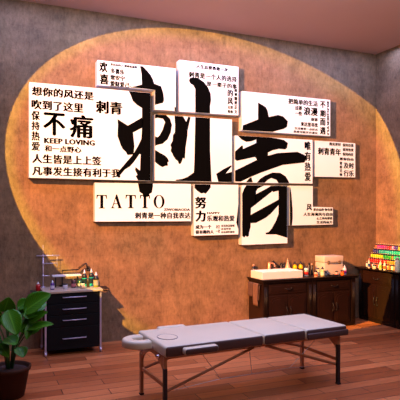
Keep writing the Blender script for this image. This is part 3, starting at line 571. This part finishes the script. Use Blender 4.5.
def base_unit(x0, x1, yf, yb, label, flip=None):
    """cabinet: body, plinth, two pilasters, drawer and a pair of arched doors, front at yf facing -y"""
    t = thing('base_cabinet', label, 'cabinet', ((x0+x1)/2, (yf+yb)/2, 0), 'carved dark walnut base cabinets')
    B().box(x0, x1, yf+.02, yb, .05, CZ-.045, .002).obj('body', M['dwood'], t)
    B().box(x0+.0, x1, yf+.005, yb, 0, .05, .004).obj('plinth', M['dwood2'], t)
    for a, c in ((x0+.004, x0+.075), (x1-.075, x1-.004)):
        q = B().box(a, c, yf-.004, yf+.02, .05, CZ-.045, .003)
        for k in range(3): q.tube([(a+.018+k*.0175, yf-.006, .12), (a+.018+k*.0175, yf-.006, CZ-.11)], .006, 6)
        q.obj('pilaster', M['dwood2'], t)
    q = B(); panel_front(q, x0+.10, x1-.10, yf+.02, .595, .745)
    d = q.obj('drawer', M['dwood'], t); pull((x0+x1)/2, yf+.0, .672).obj('handle', M['bronze'], d)
    mx = (x0+x1)/2
    for a, c, hx_ in ((x0+.10, mx-.006, mx-.035), (mx+.006, x1-.10, mx+.035)):
        q = B().box(a, c, yf+.008, yf+.02, .07, .565, .003); panel_front(q, a+.02, c-.02, yf+.008, .09, .545, True)
        d = q.obj('door', M['dwood'], t); pull(hx_, yf-.004, .33, True).obj('handle', M['bronze'], d)
    return t
base_unit(3.925, 4.80, -.48, -.02, 'dark walnut base cabinet under the white basin, with towels on its left side')
base_unit(4.804, 5.645, -.48, -.02, 'dark walnut base cabinet right of the basin, under the cream case')
q = B().box(3.89, 5.69, -.52, -.012, CZ-.02, CZ, .006, 3); q.box(3.905, 5.675, -.505, -.012, CZ-.045, CZ-.02, .004)
tag(q.obj('worktop', M['dwood2'], loc=(4.81, -.27, CZ-.045)), 'long dark walnut worktop carrying the white basin and cream case', 'worktop')
# right unit along the right wall (front faces -x): build facing -y then turn
def turned(x0, x1, label):
    t = base_unit(x0, x1, 0, .42, label)
    return t
for k, (a, lab) in enumerate(((-.06, 'dark walnut base cabinet in the corner under the ink rack'), (-.92, 'dark walnut base cabinet at the right edge in deep shadow'))):
    t = base_unit(0, .85, 0, .40, lab)
    # local frame: front along -y; rotate by -90 deg so that it faces -x
    t.rotation_euler = (0, 0, -PI/2)
    t.location = (6.07+.20, a-.425, 0)
    t.scale = (1, 1, 1.10)
q = B().box(6.02, XR-.012, -1.80, -.012, .878, .900, .006, 3)
tag(q.obj('worktop', M['dwood2'], loc=(6.25, -.9, .878)), 'dark walnut worktop along the right wall, under the ink rack', 'worktop')

# basin
bs = thing('wash_basin', 'shallow white rectangular wash basin on the dark worktop', 'basin', (4.33, -.26, CZ))
q = B(); x0, x1, y0, y1, zt = 3.91, 4.64, -.465, -.105, CZ+.118
out = [(x0, y0), (x1, y0), (x1, y1), (x0, y1)]; i1 = [(x0+.02, y0+.02), (x1-.02, y0+.02), (x1-.02, y1-.02), (x0+.02, y1-.02)]; i2 = [(x0+.06, y0+.06), (x1-.06, y0+.06), (x1-.06, y1-.06), (x0+.06, y1-.06)]
V = lambda L_, z: [q.bm.verts.new((a, c, z)) for a, c in L_]
r0, r1, r2, r3 = V(out, CZ), V(out, zt), V(i1, zt), V(i2, zt-.05)
for A_, B_ in ((r0, r1), (r1, r2), (r2, r3)):
    for k in range(4): q.bm.faces.new((A_[k], A_[(k+1) % 4], B_[(k+1) % 4], B_[k]))
q.bm.faces.new(r3); q.bm.faces.new(r0[::-1])
bo = q.obj('bowl', M['porcelain'], bs); md = bo.modifiers.new('bevel', 'BEVEL'); md.width = .012; md.segments = 3
B().lathe([(.02, 0), (.02, .004), (.005, .006)], (4.34, -.28, zt-.05), 14).obj('drain', M['chrome'], bs)
tp = thing('basin_tap', 'copper tap with dark lever behind the white basin', 'tap', (4.28, -.07, CZ))
B().lathe([(.032, 0), (.03, .01), (.028, .21), (.02, .225)], (4.28, -.05, CZ), 14).obj('column', M['copper'], tp)
B().tube([(4.28, -.05, CZ+.19), (4.30, -.10, CZ+.215), (4.31, -.15, CZ+.20), (4.31, -.17, CZ+.16)], .011, 8).obj('spout', M['copper'], tp)
B().tube([(4.29, -.05, CZ+.20), (4.36, -.05, CZ+.235), (4.41, -.05, CZ+.18), (4.47, -.05, CZ+.15)], .012, 8).obj('lever', M['dark'], tp)

# towels on the left side of the basin cabinet
tr = thing('towel_rail', 'dark towel rail on the left side of the basin cabinet', 'towel rail', (3.91, -.26, .74))
B().tube([(3.875, -.43, .745), (3.875, -.09, .745)], .007, 8).obj('bar', M['bronze'], tr)
for y in (-.43, -.09): B().tube([(3.875, y, .745), (3.925, y, .745)], .006, 8).obj('bracket', M['bronze'], tr)
def towel(y0, y1, zb, zb2, m, label):
    q = B(); n, k = 14, 10
    prof = [(3.863, zb+(.745-zb)*i/8) for i in range(9)]+[(3.869, .757), (3.881, .757)]+[(3.889, .745-(.745-zb2)*i/8) for i in range(9)]
    g = [[q.bm.verts.new((x+.0035*math.sin(j*1.3+z*9)*(1 if z < .74 else .2), y0+(y1-y0)*j/n+.006*math.sin(z*14), z)) for j in range(n+1)] for x, z in prof]
    for A_, B_ in zip(g, g[1:]):
        for j in range(n):
            f = q.bm.faces.new((A_[j], A_[j+1], B_[j+1], B_[j])); f.smooth = True
    o = q.obj('hand_towel', m, loc=(3.875, (y0+y1)/2, .745)); tag(o, label, 'towel', 'towels on the rail beside the basin cabinet')
    md = o.modifiers.new('solid', 'SOLIDIFY'); md.thickness = .006; md.offset = 0
towel(-.26, -.11, .54, .60, M['towel2'], 'shorter brown towel hanging at the back of the towel rail')
towel(-.42, -.275, .42, .50, M['towel'], 'longer tan towel hanging at the front of the towel rail')

# cream case
cs = thing('vanity_case', 'cream box-shaped case with brass clasps standing on the dark worktop', 'case', (5.33, -.22, CZ))
B().box(5.13, 5.50, -.35, -.10, CZ, CZ+.205, .008, 3).obj('body', M['case'], cs)
B().box(5.125, 5.505, -.355, -.095, CZ+.209, CZ+.31, .010, 3).obj('lid', M['case'], cs)
for x in (5.205, 5.425):
    B().box(x-.022, x+.022, -.362, -.352, CZ+.18, CZ+.235, .004).lathe([(.014, 0), (.014, .006)], (x, -.362, CZ+.20), 10).obj('clasp', M['brass'], cs)
B().tube([(5.24, -.358, CZ+.20), (5.26, -.375, CZ+.205), (5.37, -.375, CZ+.205), (5.39, -.358, CZ+.20)], .007, 6).obj('carry_handle', M['brass'], cs)

# things on the basin worktop
def at_y(px, y):        # x on the worktop where a line of sight through that column meets depth y (tool for hand placing)
    f = 520; a = (px-200)/f; d = math.atan(a)+YAW; return math.tan(d)*(y+7.3145)
bottle('round_bottle', 'small black bottle with brass top behind left end of the basin', 'bottle', 3.99, -.053, CZ, .030, .20, 'dark', 'copper', None, 'tube')
bottle('dark_jar', 'black jar with white label behind the basin middle', 'jar', at_y(281.3, -.053), -.053, CZ, .026, .205, 'dark', 'dark', 'd0c8b8', 'tube')
bottle('dark_jar', 'taller black bottle next to the cream cone bottle behind the basin', 'bottle', at_y(284, -.04), -.04, CZ, .022, .21, 'dark', 'dark', None, 'tube')
bottle('cone_bottle', 'cream bottle with conical pink top behind the basin', 'bottle', at_y(287.6, -.053), -.053, CZ, .045, .27, 'e8b088', 'cream', 'f0d8b0', 'cone')
for px, w_ in ((295, 'left yellow bottle with black cap behind the right end of the basin'), (300.8, 'right yellow bottle with black cap behind the right end of the basin')):
    bottle('paint_bottle', w_, 'bottle', at_y(px, -.053), -.053, CZ, .036, .22, 'f0c800', 'dark', '5a3010', 'bottle', 'yellow bottles behind the basin', None, .6)
bottle('sauce_bottle', 'white bottle with red and green bands just right of the basin', 'bottle', at_y(306.3, -.30), -.30, CZ, .034, .16, 'e8dcc0', 'dark', 'c82818', 'tube', None, '4a8a30')
bottle('slim_bottle', 'tall thin black bottle right of the basin, left of its pair', 'bottle', at_y(309, -.2), -.2, CZ, .018, .20, 'dark', 'bronze', None, 'tube', 'thin black bottles right of the basin')
bottle('slim_bottle', 'tall thin black bottle right of the basin, right of its pair', 'bottle', at_y(311.8, -.2), -.2, CZ, .020, .19, 'dark', 'copper', None, 'tube', 'thin black bottles right of the basin')
bottle('ink_jar', 'small jar with black lid and orange label in front of the case left side', 'jar', at_y(316, -.44), -.44, CZ, .028, .10, 'f0b890', 'dark', 'd06030', 'jar')
bottle('ink_bottle', 'small cream bottle with black cap behind the orange labelled jar', 'bottle', at_y(318.2, -.36), -.36, CZ, .028, .13, 'd8c890', 'dark', None, 'tube')
bottle('ink_bottle', 'cream bottle with black dropper standing at the front left corner of the case', 'bottle', at_y(322.5, -.43), -.43, CZ, .030, .155, 'e8cc80', 'dark', 'f4e4b8', 'bottle', None, None, .7)
bottle('ink_jar', 'black jar with pale band in front of the case right half', 'jar', at_y(336.5, -.43), -.43, CZ, .026, .075, 'f0c0a0', 'dark', 'e07060', 'jar')
bottle('ink_jar', 'orange jar with black lid at the front right corner of the case', 'jar', at_y(342.5, -.43), -.43, CZ, .030, .085, 'e86018', 'dark', 'f07820', 'jar')
bottle('lotion_bottle', 'white bottle with magenta label beside the right end of the case', 'bottle', at_y(344.6, -.36), -.36, CZ, .030, .16, 'e8d8e0', 'white', 'b83090', 'bottle')
mc = thing('tattoo_machine', 'slim blue and black tattoo pen leaning on small black stand in front of the case', 'tattoo machine', (at_y(327, -.44), -.44, CZ))
xx = at_y(327.5, -.45)
B().tube([(xx-.07, -.45, CZ+.085), (xx-.02, -.45, CZ+.06)], .013, 8).obj('grip', M['dark'], mc)
B().tube([(xx-.02, -.45, CZ+.06), (xx+.02, -.45, CZ+.03)], .009, 8).obj('barrel', cm('3a4a90'), mc)
B().box(xx+.01, xx+.05, -.47, -.43, CZ, CZ+.03, .004).obj('stand', M['dark'], mc)
tag(B().box(xx+.06, xx+.20, -.475, -.415, CZ, CZ+.022, .005).obj('instrument_tray', M['dark'], loc=(xx+.13, -.445, CZ)), 'low black tray lying in front of the cream case', 'tray')

# ------------------------------------------------------------------ ink rack in the corner
RZ = .900
ir = thing('ink_rack', 'dark stepped rack for ink bottles on the corner worktop', 'rack', (6.25, -.62, RZ))
NB, Y0, DY = 17, -.20, .0495
for i in range(5):
    x = 6.135+.07*i
    B().box(x-.034, x+.034, Y0-DY*NB-.005+.022*i, Y0+.035+.022*i, RZ, RZ+.012+.075*i, .002).obj('step', M['dark'], ir)
rows = [
 ['f0e0c0']*2+['e07030', 'f0e0c8', 'd8a060', 'e87838', 'f0e8d0', 'e06028', 'f08038', 'f0dcc0', 'e8b060', 'e05818', 'f4e4c4', 'e08050', '803018', 'f0e0c0', 'e0a060'],
 ['e01810']*9+['f08018']*4+['1c9850', 'f0e8b0', 'f0e8b0', 'f0e8b0'],
 ['f4d010']*6+['18a828']*4+['a07820', '20b888', '18b890', '18b890', '28c0a0', '18b890', '18b890'],
 ['182070', '182070', '183878']+['18a890', '18b098', '18a890', '20b8a0', '18c0a8', '18b8a0', '18b8a0', '18c0a8', '10a890']+['18b8a0']*5,
 ['f07040', 'f02890', 'f01890', 'f01898', 'e81880', 'e84070', 'd81828', 'e02838', 'e8a8d0', '5830a0', '303090', 'f0a030', 'f09818', 'f0a018', 'f09010', 'f09818', 'f0a018'],
]
rname = ['bottom', 'second', 'middle', 'fourth', 'top']
cname = {0: 'pale and orange', 1: 'red', 2: 'yellow', 3: 'teal', 4: 'magenta'}
def colour_word(h):
    r, g, b = [int(h[i:i+2], 16) for i in (0, 2, 4)]
    if r > 220 and g > 210 and b > 150: return 'cream'
    if r > 200 and b > 110 and g < 120: return 'magenta'
    if r > 200 and b > 180: return 'pale pink'
    if r > 200 and g > 195: return 'yellow'
    if r > 200 and g > 90: return 'orange'
    if r > 190 and g < 90: return 'red'
    if r < 90 and b > 90 and g < 80: return 'dark blue'
    if g > 150 and b > 110: return 'teal'
    if g > 140 and r < 60: return 'green'
    return 'brown'
ordn = ['first', 'second', 'third', 'fourth', 'fifth', 'sixth', 'seventh', 'eighth', 'ninth', 'tenth', 'eleventh', 'twelfth', 'thirteenth', 'fourteenth', 'fifteenth', 'sixteenth', 'seventeenth']
b = B().lathe([(.018, 0), (.019, .004), (.019, .062), (.012, .074), (.009, .080)], (0, 0, 0), 10)
proto = {}
for i in range(5):
    for j in range(NB):
        col = rows[i][j]; x, y, z = 6.135+.07*i-.008, Y0-DY*j+.022*i, RZ+.012+.075*i
        if col not in proto:
            o = B().lathe([(.0195, 0), (.0205, .004), (.0205, .052), (.017, .060), (.012, .064)], (x, y, z), 10).obj('ink_bottle', cm(col), loc=(x, y, z))
            B().lathe([(.0155, .060), (.0155, .074), (.008, .080), (.006, .084)], (x, y, z), 8).obj('cap', M['dark'], o)
            B().lathe([(.0065, .083), (.0055, .096)], (x, y, z), 8).obj('nozzle_tip', M['cream'], o)
            proto[col] = o
        else:
            o = copy_tree(proto[col]); o.location = (x, y, z)
        tag(o, '%s ink bottle, %s from the left on the %s step of the ink rack' % (colour_word(col), ordn[j], rname[i]), 'bottle', 'ink bottles on the %s step of the rack' % rname[i])
def at_x(px, x):
    a = math.atan((px-200)/520)+YAW; return x/math.tan(a)-7.3145
for px, x, r, h, body, cap, lab, w_ in (
    (369, 6.06, .021, .17, 'f0d8b8', 'cream', '285080', 'white ink bottle with blue band, leftmost in front of the ink rack'),
    (380.5, 6.06, .023, .17, 'e8e0a0', 'cream', '90c030', 'white ink bottle with green label in front of the ink rack'),
    (384.6, 6.055, .022, .16, 'f0dcb8', 'cream', 'e06820', 'white ink bottle with orange label in front of the ink rack')):
    y = at_x(px, x); bottle('ink_bottle', w_, 'bottle', x, y, RZ, r, h, body, cap, lab, 'cone', 'loose ink bottles in front of the rack')
y = at_x(374.5, 6.06); bottle('ink_jar', 'low cream jar with black lid tucked in front of the ink rack', 'jar', 6.06, y, RZ, .030, .07, 'e8d8a0', 'dark', None, 'jar')
y = at_x(397.5, 6.06); bottle('lotion_bottle', 'large cream bottle in front of the ink rack at the right edge', 'bottle', 6.06, y, RZ, .04, .23, 'e8e0a8', 'cream', 'f0f0c0', 'tube')

# ------------------------------------------------------------------ potted plant
PX, PY = .27, -1.83
pl = thing('potted_plant', 'large-leaved green plant in a brown clay pot on the floor at left', 'plant', (PX, PY, 0))
B().lathe([(.125, 0), (.14, .01), (.185, .26), (.20, .265), (.205, .30), (.19, .305), (.178, .29), (.17, .26)], (PX, PY, 0), 32, True).obj('pot', M['pot'], pl)
q = B(); q.lathe([(.172, .255), (.176, .268), (.12, .275), (.05, .28)], (PX, PY, 0), 24); q.obj('soil', M['soil'], pl)
R_ = Vector((math.cos(YAW), -math.sin(YAW), 0)); F_ = Vector((math.sin(YAW), math.cos(YAW), 0)); U_ = Vector((0, 0, 1))
def pp(u, v, z): return Vector((PX, PY, 0))+R_*u+F_*v+U_*z
def leaf(base, tip, width, face, cup=.15, droop=.12):
    """blade from base to tip; face = rough direction the upper side looks to"""
    a = pp(*base); t = pp(*tip); d = t-a; L = d.length; d.normalize()
    fc = (R_*face[0]+F_*face[1]+U_*face[2]).normalized()
    s = d.cross(fc).normalized(); nrm = s.cross(d).normalized()
    if nrm.dot(fc) < 0: nrm = -nrm
    bm = bmesh.new(); n, k = 16, 8; uvl = bm.loops.layers.uv.new('UVMap'); g = []; uvs = {}
    for i in range(n+1):
        u = i/n; wd = width*.5*max(.02, math.sin(PI*min(1, u**.78))**.72) if 0 < u < 1 else width*.01
        row = []
        for j in range(k+1):
            v = -1+2*j/k
            p = a+d*(L*u)+s*(wd*v)+nrm*(cup*width*v*v*math.sin(PI*u)-droop*L*(u*u-u*.35)+.004*math.sin(u*38-abs(v)*6)*abs(v))
            vt = bm.verts.new(p); uvs[vt] = (u, v); row.append(vt)
        g.append(row)
    for A_, B_ in zip(g, g[1:]):
        for j in range(k):
            f = bm.faces.new((A_[j], A_[j+1], B_[j+1], B_[j])); f.smooth = True
            for lp in f.loops: lp[uvl].uv = uvs[lp.vert]
    me = bpy.data.meshes.new('leaf'); bm.to_mesh(me); bm.free()
    o = link('leaf', me, M['leaf'], pl); md = o.modifiers.new('solid', 'SOLIDIFY'); md.thickness = .002
    st0 = pp(base[0]*.12, base[1]*.2, .265); mid = (st0+a)/2+U_*.05*1-(R_*base[0]*.12)
    B().tube([st0, st0*.6+mid*.4+U_*.02, mid, a*.6+mid*.4+U_*.01, a+d*.02], [.010, .009, .008, .006, .005], 8).obj('stem', M['stem'], pl)
def q_(px, py, v=0):       # offset of a leaf point from the pot axis, in metres, read off the photo's plant
    return ((px-10)/100, v, 1.8-(py-215)/100)
LV = [ # base, tip, width, facing
 ((24, 311, .0), (50, 292, -.02), .17, (-.3, -.9, .6)),
 ((26, 316, -.05), (44, 303, .08), .11, (.2, -.6, .7)),
 ((30, 321, -.04), (48.5, 309, -.06), .085, (-.5, -.7, .5)),
 ((29, 327, -.05), (55, 320, -.08), .085, (.1, -.5, .9)),
 ((12, 307, -.10), (24, 329, -.20), .145, (.3, -.9, .35)),
 ((11, 334, -.10), (24, 337, -.22), .12, (.1, -.6, .8)),
 ((2, 312, .05), (10, 297, -.02), .14, (.6, -.8, .3)),
 ((-6, 320, -.05), (5, 309, -.12), .13, (.5, -.8, .4)),
 ((14, 309, .1), (27, 301, .12), .10, (0, -.7, .6)),
 ((31, 322, -.02), (30, 336, -.10), .06, (.3, -.9, .2)),
 ((0, 330, -.08), (-4, 345, -.2), .13, (0, -.8, .6)),
 ((4, 340, -.10), (16, 350, -.20), .085, (.1, -.8, .5)),
 ((20, 345, -.03), (27, 353, -.10), .10, (.5, -.7, .4)),
 ((14, 322, .15), (4, 316, .22), .16, (-.2, -.6, .7)),
 ((-8, 318, .1), (-14, 300, .0), .14, (.4, -.8, .4)),
 ((20, 330, -.02), (33, 318, .02), .10, (-.2, -.7, .6)),
 ((-4, 335, .0), (-10, 352, -.12), .10, (.2, -.6, .7)),
 ((16, 318, .05), (36, 302, .10), .11, (-.3, -.6, .7)),
 ((28, 332, .0), (40, 327, .02), .07, (.3, -.6, .7)),
 ((-4, 335, .0), (-16, 328, -.1), .14, (.2, -.6, .7)),
]
for bs_, tp_, wd, fc in LV: leaf(q_(*bs_), q_(*tp_), wd*1.35, fc)
